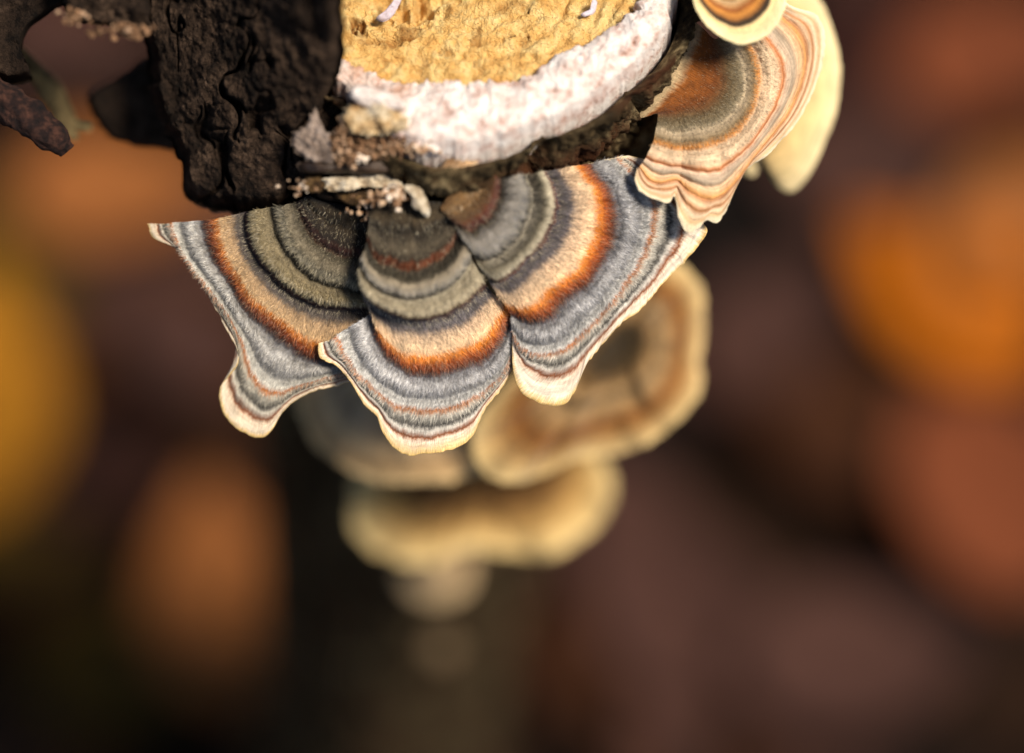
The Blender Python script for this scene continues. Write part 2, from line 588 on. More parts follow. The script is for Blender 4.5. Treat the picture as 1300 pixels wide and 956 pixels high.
# ------------------------------------------------------------------ rough solid pieces (bark slabs, flakes, chunks)
def slab(name, outline, d, thick, mat, parent=None, origin=(0, 0, 0), slope=(0, 0), bulge=0.0, amp=0.0008, freq=250, nt=120, nr=26,
         edge_noise=3.0, seed=1, crack=0.0, dfun=None, smooth_sig=2.0, curl=0.0, fine=0.0):
    O = spline(outline, nt, True)[:, :2]
    s = np.arange(nt) / nt * 2 * math.pi
    c = O.mean(0)
    ed = n2(np.cos(s) * 5, np.sin(s) * 5, seed, 4) + 0.5 * n2(np.cos(s) * 17, np.sin(s) * 17, seed + 3, 2)
    O = c + (O - c) * (1 + edge_noise * ed / np.maximum(np.linalg.norm(O - c, axis=1), 1))[:, None]
    u = np.linspace(0.03, 1, nr)[:, None, None]
    P = c + (O - c)[None] * u
    px, py = P[..., 0], P[..., 1]
    uu = u[..., 0] + 0 * px
    dep = d + slope[0] * (px - c[0]) * 1e-4 + slope[1] * (py - c[1]) * 1e-4
    if dfun is not None:
        dep = dfun(px, py)
    q = at(px, py, dep)
    h = amp * fbm(q * freq, 4, seed + 7) + bulge * (1 - uu ** 2)
    if fine:
        h = h + fine * fbm(q * 1100, 3, seed + 8)
    cr = np.zeros_like(h)
    if crack:
        cr = sstep(0.50, 0.85, ridged(np.stack([px / 40 + 0.5 * vnoise(q * 300, 3), py / 110, 0 * px], -1), 3, seed + 11))
        h = h - crack * cr
    h = h - thick * 0.45 * sstep(0.86, 1.0, uu) + curl * uu ** 3
    top = at(px, py, dep - h)
    low = at(px[::-1], py[::-1], (dep + thick * (0.35 + 0.65 * np.sqrt(np.clip(1 - uu ** 2, 0, 1))) + 0.4 * amp * fbm(q * freq, 3, seed + 9))[::-1])
    V = np.concatenate([top, low])
    rel = np.concatenate([cr, 0 * cr]).ravel()
    n = V.shape[0]
    F = grid_faces(n, nt, True)
    verts = V.reshape(-1, 3)
    verts = np.vstack([verts, V[0].mean(0), V[-1].mean(0)])
    k = len(verts)
    f3 = [(k - 2, (i + 1) % nt, i) for i in range(nt)] + [(k - 1, (n - 1) * nt + i, (n - 1) * nt + (i + 1) % nt) for i in range(nt)]
    faces = [tuple(x) for x in F[:, ::-1].tolist()] + [t[::-1] for t in f3][:0] + f3
    zone = np.concatenate([uu, uu[::-1]]).ravel()
    return mesh_obj(name, verts, np.array(faces, dtype=object), mat, parent, origin,
                    {'relief': np.concatenate([rel, [0, 0]]), 'zone': np.concatenate([zone, [0, 1]])})


def bark_depth(px, py):
    # the shell of bark leans towards the camera at its top right and rolls away to the left
    u = (px - 190) / 240.0
    v = py / 270.0
    return 0.4045 + 0.010 * np.clip(1 - u, 0, 1.3) ** 2 - 0.024 * np.clip(0.75 - v, 0, 1.4) * np.clip(u, 0, 1.1) ** 2 + 0.004 * v ** 2


sh_out = [(430, -60), (434, 0), (437, 60), (428, 95), (420, 130), (392, 165), (378, 190), (384, 215), (402, 236), (400, 250), (372, 258), (330, 270), (290, 272),
          (258, 262), (234, 245), (230, 215), (218, 180), (200, 150), (190, 110), (184, 70), (178, 30), (176, -60)]
slab('bark_shell', sh_out, 0, 0.013, BARK_DARK, stump, SO, amp=0.0026, freq=230, nt=460, nr=150, edge_noise=7, seed=4, crack=0.0042, fine=0.0007, dfun=bark_depth)
slab('bark_clump', [(196, -60), (192, 10), (186, 48), (160, 46), (140, 36), (110, 30), (90, 22), (78, 2), (70, -60)], 0.400, 0.010, BARK_DARK, stump, SO,
     amp=0.0030, freq=420, nt=200, nr=50, edge_noise=6, seed=14, slope=(-0.2, 0.2))
slab('bark_clump', [(225, 90), (222, 150), (232, 190), (205, 192), (170, 186), (138, 176), (118, 150), (112, 120), (150, 95), (190, 70)], 0.432, 0.014, BARK_DARK, stump, SO,
     amp=0.0015, freq=200, nt=90, nr=24, edge_noise=5, seed=24)

slab('bark_clump', [(-90, -90), (60, -90), (120, -70), (110, -10), (84, 4), (58, 20), (34, 40), (28, 80), (42, 100), (20, 108), (-30, 96), (-90, 80)], 0.4095, 0.016, BARK_DARK, stump, SO,
     amp=0.0022, freq=220, nt=120, nr=30, edge_noise=5, seed=27)
FLAKE_GREY = simple('pale_grey_inner_bark', (78, 62, 50), (130, 112, 98), 260, 0.75, 0.0006, c3=(158, 140, 126))
FLAKE_WHITE = simple('white_papery_bark', (112, 84, 54), (196, 176, 146), 420, 0.8, 0.0009, c3=(228, 214, 190))
CHUNK = simple('pale_rotted_wood', (150, 108, 62), (206, 176, 130), 420, 0.85, 0.001, c3=(228, 212, 184))
SHINY = simple('dark_inner_bark', (14, 8, 5), (32, 20, 13), 200, 0.5, 0.0005, c3=(66, 50, 36), spec=0.3)
MOSSY = simple('brown_felt', (30, 19, 8), (74, 52, 26), 700, 0.95, 0.0012, c3=(128, 98, 58))

slab('dark_crevice_bark', [(372, 128), (420, 112), (470, 150), (540, 185), (590, 190), (640, 195), (655, 230), (600, 252), (520, 262), (440, 262), (392, 250), (370, 200)],
     0.4065, 0.012, BARK_DARK, stump, SO, amp=0.0018, freq=240, nt=160, nr=40, seed=31, crack=0.001)
slab('wood_chunk', [(432, 142), (450, 130), (480, 128), (508, 138), (522, 150), (516, 168), (480, 176), (450, 172), (436, 160)], 0.3985, 0.006, CHUNK, stump, SO,
     amp=0.0030, freq=520, nt=160, nr=34, seed=35, bulge=0.001, edge_noise=8)
slab('wood_chunk', [(520, 140), (556, 150), (566, 172), (560, 196), (545, 200), (522, 182), (512, 160)], 0.3995, 0.006, WHITE, stump, SO, amp=0.0016, freq=330, nt=90, nr=20, seed=36, bulge=0.001)
slab('wood_chunk', [(442, 112), (470, 108), (500, 120), (516, 136), (500, 142), (470, 138), (448, 130)], 0.3975, 0.005, WHITE, stump, SO, amp=0.002, freq=330, nt=90, nr=20, seed=37, bulge=0.001)
slab('bark_flake', [(401, 140), (410, 160), (424, 184), (424, 206), (400, 207), (382, 200), (371, 184), (372, 170), (388, 160), (394, 145)], 0.4005, 0.0022, FLAKE_GREY, stump, SO,
     amp=0.0004, freq=200, nt=120, nr=26, seed=41, slope=(-0.35, 0.0), edge_noise=6, fine=0.0006)
slab('bark_strip', [(380, 206), (430, 205), (480, 204), (503, 200), (510, 208), (502, 219), (470, 222), (420, 221), (384, 219)], 0.4015, 0.0035, SHINY, stump, SO,
     amp=0.0006, freq=260, nt=110, nr=18, seed=43, bulge=0.0015, edge_noise=2)
slab('bark_flake', [(410, 226), (440, 223), (470, 221), (495, 222), (514, 236), (506, 240), (470, 238), (440, 243), (416, 241), (409, 234)], 0.4025, 0.0020, FLAKE_WHITE, stump, SO,
     amp=0.0014, freq=520, nt=160, nr=24, seed=45, edge_noise=6)
slab('bark_flake', [(512, 238), (524, 235), (536, 241), (543, 256), (546, 270), (541, 276), (532, 268), (523, 262), (521, 248)], 0.4005, 0.0016, FLAKE_WHITE, stump, SO,
     amp=0.0012, freq=600, nt=110, nr=20, seed=46, slope=(0.3, 0.2), bulge=0.0008, edge_noise=2)
slab('felt_patch', [(424, 244), (470, 241), (505, 243), (512, 256), (490, 264), (452, 262), (432, 256)], 0.4045, 0.004, MOSSY, stump, SO, amp=0.0012, freq=420, nt=90, nr=20, seed=47)
slab('felt_patch', [(388, 224), (408, 222), (414, 236), (404, 246), (388, 240)], 0.4035, 0.003, MOSSY, stump, SO, amp=0.001, freq=420, nt=60, nr=14, seed=48)
slab('felt_patch', [(500, 205), (540, 210), (548, 232), (530, 240), (505, 226), (480, 222)], 0.4035, 0.003, MOSSY, stump, SO, amp=0.001, freq=420, nt=60, nr=14, seed=49)
SPL = simple('pale_violet_splinter', (170, 150, 150), (214, 200, 204), 420, 0.7, 0.0004)
slab('splinter', [(478, 22), (488, 14), (498, 2), (506, -12), (514, -10), (508, 4), (500, 18), (490, 27), (481, 27)], depth_on(494, 10, zt + 0.0004), 0.0022, SPL, stump, SO, amp=0.0004, nt=60, nr=12, seed=51, edge_noise=1)
slab('splinter', [(738, 17), (748, 14), (752, 0), (758, 1), (756, 14), (750, 19), (740, 21)], depth_on(750, 12, zt + 0.0004), 0.0015, SPL, stump, SO, amp=0.0004, nt=50, nr=10, seed=52, edge_noise=0.7)

# loose crumbs caught in the crevice
ICO_V = []
g_ = (1 + 5 ** 0.5) / 2
for a_ in (-1, 1):
    for b_ in (-g_, g_):
        ICO_V += [(0, a_, b_), (a_, b_, 0), (b_, 0, a_)]
ICO_V = np.array(ICO_V) / math.hypot(1, g_)
ICO_F = []
for i in range(12):
    for j in range(i + 1, 12):
        for k in range(j + 1, 12):
            e = [np.linalg.norm(ICO_V[i] - ICO_V[j]), np.linalg.norm(ICO_V[j] - ICO_V[k]), np.linalg.norm(ICO_V[i] - ICO_V[k])]
            if max(e) < 1.1:
                nrm = np.cross(ICO_V[j] - ICO_V[i], ICO_V[k] - ICO_V[i])
                ICO_F.append((i, j, k) if nrm @ ICO_V[i] > 0 else (i, k, j))
ICO_F = np.array(ICO_F)
tc = NT('frass_crumb')
sh = tc.attr('shade').outputs['Fac']
CRUMB = tc.done(tc.ramp([(0, (58, 38, 22)), (0.45, (140, 104, 74)), (0.8, (198, 166, 134)), (1, (240, 222, 200))], sh), 0.8, 0.2)


def crumbs(name, label, spots, seed):
    r = np.random.default_rng(seed)
    V, F, A = [], [], []
    for (x, y, sx, sy, d, n, rad, lo, hi) in spots:
        for _ in range(n):
            c = at(x + r.normal(0, 1) * sx, y + r.normal(0, 1) * sy, d - abs(r.normal(0, 0.0008)))
            k = rad * 0.82 * r.lognormal(-0.1, 0.35)
            v = c + ICO_V * k * (1 + 0.28 * r.normal(size=(12, 1))) * r.uniform(0.7, 1.3, (1, 3))
            F.append(ICO_F + len(V) * 12)
            V.append(v)
            A.append(np.full(12, r.uniform(lo, hi)))
    o = mesh_obj(name, np.concatenate(V), np.concatenate(F), CRUMB, None, (0, 0, 0), {'shade': np.concatenate(A)}, smooth=True)
    tag(o, label, 'crumbs', kind='stuff')


crumbs('wood_crumbs', 'heap of pale brown wood crumbs in the crevice above the dark bark strip',
       [(436, 184, 6, 12, 0.4000, 230, 0.00032, 0.0, 0.75), (482, 191, 22, 5, 0.4000, 260, 0.00030, 0.0, 0.7), (535, 188, 9, 4, 0.3995, 50, 0.00036, 0.4, 1.0), (456, 202, 5, 2, 0.3995, 16, 0.00042, 0.9, 1.0), (470, 180, 30, 8, 0.4005, 160, 0.00026, 0.0, 0.4)], 3)
crumbs('wood_crumbs', 'cluster of cream wood crumbs beside the curled white bark flake',
       [(500, 248, 7, 6, 0.4005, 90, 0.00036, 0.4, 1.0), (485, 250, 16, 6, 0.4015, 60, 0.00034, 0.1, 0.7), (462, 268, 14, 8, 0.4045, 26, 0.00030, 0.4, 0.9), (385, 236, 10, 6, 0.4015, 24, 0.00026, 0.3, 1.0), (505, 266, 1, 1, 0.4005, 2, 0.0004, 0.9, 1)], 4)
crumbs('wood_crumbs', 'golden brown wood crumbs along the ragged lower edge of the upper bark clump',
       [(92, 22, 7, 5, 0.398, 40, 0.0004, 0.1, 0.6), (165, 42, 12, 5, 0.398, 60, 0.0004, 0.1, 0.6), (130, 34, 16, 5, 0.398, 30, 0.00035, 0.0, 0.4)], 5)


# ------------------------------------------------------------------ mushrooms
def bracket(label, apex, d0, outline, stops, group='turkey tail brackets on the stump', zmap=None, bulge=0.0, ridge=1.0, thick=0.0030, nt=300, nv=170,
            smooth_sig=14, drop=(0, 0), drop_w=0.06, wob=0.020, fold=0.0, hairs=0, hair_len=0.00075, seed=1, margin_v=0.957, edge=1.0, streak=0.45,
            steps=None, w0=0.5, hair_max=0.93, closed=False, sheen=0.06, curves=None, dz=None):
    """a fan of zoned flesh: outline points are (x, y, depth offset in mm) round the margin; the fan runs from the apex outwards"""
    O = spline(outline, nt, closed)
    ap = np.array([apex[0], apex[1], 0.0])
    s = np.linspace(0, 1, nt)
    arc = np.concatenate([[0], np.cumsum(np.linalg.norm(np.diff(O[:, :2], axis=0), axis=1))])
    Os = gsmooth(O, smooth_sig, closed)
    # ragged growing edge
    rad = np.linalg.norm(O[:, :2] - ap[:2], axis=1)
    nrm = (O[:, :2] - ap[:2]) / rad[:, None]
    jag = edge * (2.2 * n2(arc / 26.0, 0 * arc + seed, seed, 3) + 1.4 * n2(arc / 6.0, 0 * arc + seed, seed + 2, 2))
    Oj = O.copy()
    Oj[:, :2] += nrm * jag[:, None]
    v = np.concatenate([np.linspace(0.012, margin_v, nv), np.linspace(margin_v, 1.0, 16)[1:]])
    V = v[:, None, None]
    w = sstep(w0, 1.0, V)
    w2 = sstep(0.93, 1.0, V)
    E = Os[None] * (1 - w) + O[None] * w
    E = E * (1 - w2) + Oj[None] * w2
    P = ap + (E - ap) * V
    px, py = P[..., 0], P[..., 1]
    dd = (E[..., 2]) * 1e-3 * v[:, None] ** 1.25
    if curves is not None:
        # growth lines drawn one by one: the surface runs through each of them
        cv = [c[0] for c in curves] + [1.0]
        CC = [gsmooth(spline(c[1], nt), 7) for c in curves] + [O[:, :2]]
        CC = np.stack(CC)
        k = np.clip(np.searchsorted(cv, v, 'right') - 1, 0, len(cv) - 2)
        f = ((v - np.array(cv)[k]) / (np.array(cv)[k + 1] - np.array(cv)[k]))[:, None, None]
        Q = CC[k] * (1 - f) + CC[k + 1] * f
        fine = np.linspace(0, 1, 200)
        idx = np.interp(fine, v, np.arange(len(v)))
        lo = np.floor(idx).astype(int)
        hi = np.minimum(lo + 1, len(v) - 1)
        ff = (idx - lo)[:, None, None]
        G = Q[lo] * (1 - ff) + Q[hi] * ff
        sh_ = G.shape
        G = gsmooth(G.reshape(200, -1), 5).reshape(sh_)
        j = v * 199
        lo = np.floor(j).astype(int)
        hi = np.minimum(lo + 1, 199)
        ff = (j - lo)[:, None, None]
        Q = G[lo] * (1 - ff) + G[hi] * ff
        Q = Q + w2 * (Oj - O)[None, :, :2]
        px, py = Q[..., 0], Q[..., 1]
        P = np.concatenate([Q, P[..., 2:]], -1)
        dd = O[None, :, 2] * 1e-3 * v[:, None] ** 1.25
    if dz is not None:
        dd = dd + 1e-3 * np.interp(v, [a for a, b in dz], [b for a, b in dz])[:, None]
    vv = v[:, None] + 0 * px
    ss = s[None] + 0 * px
    aa = arc[None] + 0 * px
    zone = vv + wob * n2(aa / 70.0, vv * 5, seed + 20, 3) * np.sin(np.pi * np.clip(vv, 0, 1)) ** 0.5 + 0.009 * n2(aa / 12.0, vv * 9, seed + 23, 3) * sstep(1, 0.95, vv)
    if zmap is not None:
        zone = np.interp(zone, zmap[0], zmap[1])
    # rounded concentric terraces
    st = steps or [(0.0, 0.08, 0.45), (0.08, 0.16, 0.5), (0.16, 0.325, 0.9), (0.325, 0.468, 1.0), (0.468, 0.745, 0.55), (0.745, 0.835, 0.35), (0.835, 0.922, 0.35), (0.922, 0.956, 0.2), (0.956, 1.01, 0.15)]
    h = np.zeros_like(zone)
    for a, b, m in st:
        t = np.clip((zone - a) / (b - a), 0, 1)
        prof = np.sin(np.pi * t ** 1.5) ** 0.75
        h += np.where((zone >= a) & (zone < b), m * 1e-3 * prof, 0)
    drops = [m for a, b, m in st]
    for (a, b, m) in st[:4]:
        h += 0.55e-3 * m * sstep(b + 0.012, b - 0.004, zone)
    h *= ridge
    h += bulge * np.sin(np.pi * np.clip(vv, 0, 1) ** 0.8) * 1e-3
    h += fold * 1e-3 * vv * n2(aa / 45.0, vv * 2.0, seed + 31, 2)
    h += 0.10e-3 * n2(aa / 5.0, vv * 40, seed + 33, 2)
    # valleys where the fan meets its neighbours
    h -= drop[0] * 1e-3 * np.exp(-ss / drop_w) * vv ** 0.6
    h -= drop[1] * 1e-3 * np.exp(-(1 - ss) / drop_w) * vv ** 0.6
    # frayed side borders
    if not closed:
        for col, e in ((0, np.exp(-ss / 0.012)), (1, np.exp(-(1 - ss) / 0.012))):
            py = py + edge * 2.6 * n2(vv * 13, 0 * vv + seed + col, seed + 41 + col, 3) * e
    top = at(px, py, d0 + dd - h)
    i0 = int(np.argmin(np.abs(v - margin_v))) + 1
    base = top[0].mean(0)
    org = at(apex[0], apex[1], d0)
    root = thing('turkey_tail_bracket', org, label, 'mushroom', group)
    attrs = lambda a, b: {'zone': zone[a:b].ravel(), 'fan': np.stack([aa[a:b] / 20.0, vv[a:b] * 14.0, 0 * aa[a:b] + seed], -1).reshape(-1, 3)}
    mat = cap_material('cap_zones', stops, streak, sheen=sheen)
    mesh_obj('cap', top[:i0], grid_faces(i0, nt, closed, True), mat, root, org, attrs(0, i0))
    # margin rolls over to the underside
    n_m = len(v) - i0 + 1
    lip = at(P[-1, :, 0], P[-1, :, 1], d0 + dd[-1] - h[-1] + 0.00045)[None]
    mv = np.concatenate([top[i0 - 1:], lip])
    at_m = attrs(i0 - 1, len(v))
    at_m['zone'] = np.concatenate([at_m['zone'], np.ones(nt)])
    at_m['fan'] = np.concatenate([at_m['fan'], at_m['fan'][-nt:]])
    mesh_obj('margin', mv, grid_faces(n_m + 1, nt, closed, True), mat, root, org, at_m)
    # pore surface below
    kk = np.linspace(0, len(v) - 1, 40).astype(int)
    tt = thick * (1 - vv[kk]) ** 0.6 + 0.00045
    if not closed:
        tt = tt * sstep(-0.004, 0.03, np.minimum(ss[kk], 1 - ss[kk]))
    low = at(px[kk], py[kk], d0 + dd[kk] - 0.6 * h[kk] * (vv[kk] < 0.97) - h[kk] * (vv[kk] >= 0.97) + tt)
    mesh_obj('pore_surface', low, grid_faces(len(kk), nt, closed), PORE, root, org)
    if hairs:
        r = np.random.default_rng(seed + 100)
        # area-weighted seeds over the cap
        f = r.random(hairs) ** 0.5
        fv = f * (hair_max - 0.01) + 0.01
        fu = r.random(hairs) * 0.994 + 0.003
        keep = np.interp(np.interp(fv, zmap[0], zmap[1]) if zmap else fv,
                         [0, 0.12, 0.13, 0.16, 0.17, 0.295, 0.30, 0.33, 0.34, 0.44, 0.445, 0.475, 0.48, 0.53, 0.56, 0.66, 0.74, 0.76, 0.84, 0.9, 0.95],
                         [1, 1, 0.3, 0.3, 1, 1, 0.35, 0.35, 1, 1, 0.12, 0.12, 0.9, 0.8, 0.45, 0.32, 0.35, 0.9, 0.8, 0.35, 0.1])
        ok = r.random(hairs) < keep
        fv, fu = fv[ok], fu[ok]
        iv = np.interp(fv, v, np.arange(len(v)))
        iu = fu * (nt - 1)
        a0, b0 = np.floor(iv).astype(int), np.floor(iu).astype(int)
        a1, b1 = np.minimum(a0 + 1, len(v) - 1), np.minimum(b0 + 1, nt - 1)
        wa, wb = (iv - a0)[:, None], (iu - b0)[:, None]
        lerp = lambda G: (G[a0, b0] * (1 - wa) + G[a1, b0] * wa) * (1 - wb) + (G[a0, b1] * (1 - wa) + G[a1, b1] * wa) * wb
        root_p = lerp(top)
        rd = np.gradient(top, axis=0)
        td = np.gradient(top, axis=1)
        rdir = lerp(rd)
        tdir = lerp(td)
        rdir /= np.linalg.norm(rdir, axis=1, keepdims=True)
        tdir /= np.linalg.norm(tdir, axis=1, keepdims=True)
        nn = np.cross(tdir, rdir)
        nn /= np.linalg.norm(nn, axis=1, keepdims=True)
        flip = np.sign(-(nn @ FWD))[:, None]
        nn = nn * flip
        L = hair_len * r.uniform(0.45, 1.25, len(fv))[:, None]
        side = r.normal(0, 0.28, len(fv))[:, None]
        lift = r.uniform(0.25, 0.75, len(fv))[:, None]
        clump = n2(lerp(aa[..., None])[:, 0] / 9.0, fv * 30, seed + 50, 2)[:, None] * 0.8
        d1 = rdir + (side + clump) * tdir + (lift + 0.3) * nn
        d2 = rdir * 1.1 + (side * 1.5 + clump * 1.5) * tdir + lift * 0.55 * nn
        wd = 0.000032 * r.uniform(0.7, 1.4, len(fv))[:, None]
        p0 = root_p - nn * 0.00006
        p1 = p0 + d1 * L * 0.45
        p2 = p1 + d2 * L * 0.5
        perp = tdir
        VV = np.stack([p0 - perp * wd, p0 + perp * wd, p1 - perp * wd * 0.75, p1 + perp * wd * 0.75, p2], 1)
        base_i = (np.arange(len(fv)) * 5)[:, None]
        FF = np.concatenate([base_i + np.array([0, 1, 3]), base_i + np.array([0, 3, 2]), base_i + np.array([2, 3, 4])])
        zh_ = lerp(zone[..., None])[:, 0]
        fh = np.stack([lerp(aa[..., None])[:, 0] / 20.0, fv * 14.0, 0 * fv + seed], -1)
        shade = 0.5 + 1.05 * r.random(len(fv)) ** 1.3
        mh = cap_material('cap_hair', stops, streak * 0.6, sheen=0.0, hair=True)
        ho = mesh_obj('velvet_hair', VV.reshape(-1, 3), FF, mh, root, org,
                      {'zone': np.repeat(zh_, 5), 'fan': np.repeat(fh, 5, 0), 'shade': np.repeat(shade, 5), 'pale': np.repeat(np.where(zh_ < 0.5, 0.55, 0.2) * r.random(len(fv)) ** 2.5, 5)}, smooth=False)
        ho['kind'] = 'stuff'
    return root


# three velvety fans under the saw cut
bracket('grey and orange zoned bracket with a narrow pale lobe, tucked under the dark bark shell', (428, 258), 0.4105,
        [(188, 284, 3), (196, 303, 3.5), (226, 318, 3), (256, 362, 2.5), (281, 406, 2), (300, 440, 2), (302, 462, 2.5), (289, 480, 3), (279, 494, 3.5), (282, 520, 4),
         (300, 543, 4), (329, 556, 4), (346, 545, 4), (360, 522, 4), (386, 502, 4), (432, 488, 4), (480, 470, 4), (520, 430, 4)],
        TAIL_OLIVE, bulge=1.0, ridge=1.9, hairs=34000, seed=2, nt=340, drop=(0.6, 2.0), fold=1.2, streak=0.55, dz=[(0, 1.5), (0.17, 0.8), (0.5, 0.0), (1, 0)],
        curves=[(0.0, [(392, 246), (412, 250), (440, 252), (480, 254)]),
                (0.155, [(380, 256), (389, 285), (408, 306), (434, 322), (475, 330)]),
                (0.325, [(345, 262), (356, 306), (381, 338), (408, 360), (470, 374)]),
                (0.47, [(312, 268), (312, 297), (331, 335), (368, 368), (402, 387), (440, 392), (490, 388)]),
                (0.725, [(262, 280), (273, 326), (293, 360), (314, 393), (347, 416), (372, 440), (410, 458), (490, 440)]),
                (0.885, [(215, 282), (228, 318), (250, 350), (276, 383), (297, 416), (314, 448), (318, 474), (335, 500), (362, 498), (400, 484), (500, 455)])])
bracket('zoned velvet bracket with a domed dark upper tier above a flared orange skirt', (514, 256), 0.4065,
        [(404, 437, 3), (406, 455, 3.5), (430, 467, 3), (446, 488, 3), (460, 510, 3), (477, 528, 3), (486, 550, 3), (503, 570, 3.2), (522, 578, 3.2), (552, 575, 3.2), (580, 568, 3.3), (601, 551, 3.6),
         (616, 520, 4.2), (636, 494, 4.6), (652, 468, 5), (657, 435, 5), (655, 404, 4.5)],
        TAIL_DARK, bulge=0.6, ridge=1.9, hairs=44000, seed=3, nt=340, drop=(1.0, 1.2), drop_w=0.07, fold=0.9, streak=0.55, dz=[(0, 1.0), (0.16, -1.2), (0.33, -2.2), (0.455, -1.8), (0.50, -0.2), (0.6, 0.2), (1, 0)],
        curves=[(0.0, [(470, 252), (500, 246), (535, 244), (572, 250)]),
                (0.155, [(466, 306), (478, 328), (500, 338), (522, 340), (548, 333), (570, 314), (582, 296)]),
                (0.325, [(458, 330), (468, 356), (492, 372), (525, 379), (558, 370), (585, 350), (598, 328)]),
                (0.47, [(455, 345), (460, 370), (480, 389), (502, 399), (529, 405), (563, 398), (593, 382), (616, 360)]),
                (0.725, [(478, 394), (482, 424), (496, 450), (520, 468), (548, 474), (588, 465), (623, 448), (650, 402)]),
                (0.885, [(424, 428), (440, 458), (466, 487), (499, 510), (529, 520), (571, 517), (612, 500), (645, 462), (654, 406)])])
bracket('wide velvet fan with a broad bright orange band and a pale lobe', (588, 236), 0.4055,
        [(652, 400, 3.8), (650, 438, 3.8), (652, 474, 3.2), (662, 498, 3.2), (685, 512, 3.4), (710, 515, 3.6), (725, 504, 3.6), (735, 484, 3.6), (746, 460, 3.8), (766, 436, 4), (791, 411, 4.5), (820, 386, 5),
         (850, 352, 5), (876, 325, 4.6), (898, 296, 4.4), (888, 278, 4.2), (866, 258, 4), (848, 232, 4), (826, 206, 4), (798, 197, 4)],
        TAIL, bulge=1.0, ridge=1.8, hairs=54000, seed=5, nt=380, drop=(1.2, 1.5), drop_w=0.05, fold=1.2, streak=0.55, dz=[(0, 0.5), (0.16, -0.8), (0.5, -0.4), (1, 0)],
        curves=[(0.0, [(556, 262), (570, 236), (592, 220), (614, 212)]),
                (0.155, [(572, 278), (588, 287), (606, 282), (620, 268), (628, 250), (630, 226)]),
                (0.325, [(594, 312), (612, 330), (636, 322), (659, 298), (672, 270), (674, 246), (664, 222)]),
                (0.47, [(616, 350), (634, 356), (660, 334), (684, 308), (702, 276), (703, 248), (690, 218)]),
                (0.725, [(648, 396), (672, 406), (697, 400), (712, 381), (746, 359), (769, 320), (777, 280), (770, 242), (746, 208)]),
                (0.885, [(651, 420), (662, 444), (690, 450), (712, 446), (735, 430), (765, 400), (794, 360), (816, 320), (828, 284), (826, 248), (782, 200)]),
                (0.957, [(652, 412), (655, 448), (677, 468), (706, 477), (728, 466), (748, 440), (775, 414), (806, 384), (838, 346), (862, 312), (872, 284), (850, 246), (792, 198)])])
# small tan one just starting in the crevice
bracket('small tan young bracket curled over in the crevice beside the white bark flakes', (568, 200), 0.4015,
        [(548, 240, 1.0), (562, 247, 0.8), (580, 240, 0.5), (596, 226, 0.5), (606, 208, 0.8), (603, 196, 1.2)],
        [(0, (150, 112, 74)), (0.5, (186, 146, 104)), (0.8, (206, 168, 124)), (1, (232, 200, 160))], bulge=0.8, ridge=0.3, nt=90, nv=50, hairs=2500, hair_len=0.0005, seed=8, thick=0.002, edge=0.6)

# warm brackets up the right of the stump
bracket('cream and tan zoned bracket with a brown eye, growing against the bark', (888, 112), 0.4042,
        [(808, 214, 0.6), (806, 230, 0.8), (814, 244, 1.0), (834, 255, 1), (849, 258, 1.5), (856, 250, 2.6), (861, 276, 1.2), (872, 294, 0.8), (888, 289, 1), (896, 281, 1.6), (910, 283, 2), (921, 268, 2.2),
         (934, 240, 3), (946, 218, 4), (974, 196, 6), (1010, 158, 9), (1036, 108, 11), (1047, 55, 11), (1040, 22, 10), (1012, 10, 8), (985, 0, 5), (960, 0, 3)],
        WARM, bulge=1.5, ridge=0.9, nt=420, hairs=12000, hair_len=0.0005, hair_max=0.5, seed=9, fold=1.2, edge=1.0, streak=0.3,
        steps=[(0.0, 0.27, 0.5), (0.27, 0.39, 0.5), (0.39, 0.55, 0.8), (0.55, 0.65, 0.6), (0.65, 0.75, 0.5), (0.75, 0.85, 0.4), (0.85, 1.01, 0.3)],
        dz=[(0, 9), (0.12, 7.5), (0.4, 4.5), (1, 0)],
        curves=[(0.0, [(800, 150), (818, 122), (836, 94), (850, 68), (862, 48), (872, 24)]),
                (0.05, [(820, 150), (838, 128), (856, 102), (870, 76), (884, 54), (892, 34)]),
                (0.12, [(836, 142), (862, 138), (888, 132), (908, 114), (911, 84), (905, 50)]),
                (0.25, [(834, 158), (868, 161), (908, 153), (937, 124), (940, 88), (920, 46)]),
                (0.38, [(830, 178), (858, 187), (893, 184), (929, 172), (955, 143), (963, 107), (958, 70), (938, 36)]),
                (0.545, [(820, 200), (845, 209), (877, 213), (910, 215), (942, 195), (970, 160), (991, 123), (994, 86), (960, 30)]),
                (0.73, [(812, 212), (830, 232), (850, 229), (858, 224), (874, 240), (906, 252), (928, 238), (962, 195), (1000, 145), (1020, 97), (1020, 55), (990, 20), (955, 10)])])
bracket('small bracket with a broad pale yellow margin, overhanging the brown-eyed bracket', (905, -60), 0.4005,
        [(880, -40, 1.5), (880, 0, 1), (889, 22, 1), (906, 40, 1), (925, 52, 1), (942, 57, 1), (962, 52, 1.2), (980, 40, 1.5), (994, 18, 2), (999, -6, 3), (992, -40, 4)],
        YELLOW, dz=[(0, 13), (0.4, 7), (1, 0)], bulge=2.0, ridge=0.5, nt=180, nv=110, hairs=0, seed=10, edge=0.7, smooth_sig=10, streak=0.25, margin_v=0.862,
        steps=[(0.0, 0.5, 0.5), (0.5, 0.84, 0.7), (0.84, 1.01, 0.4)])
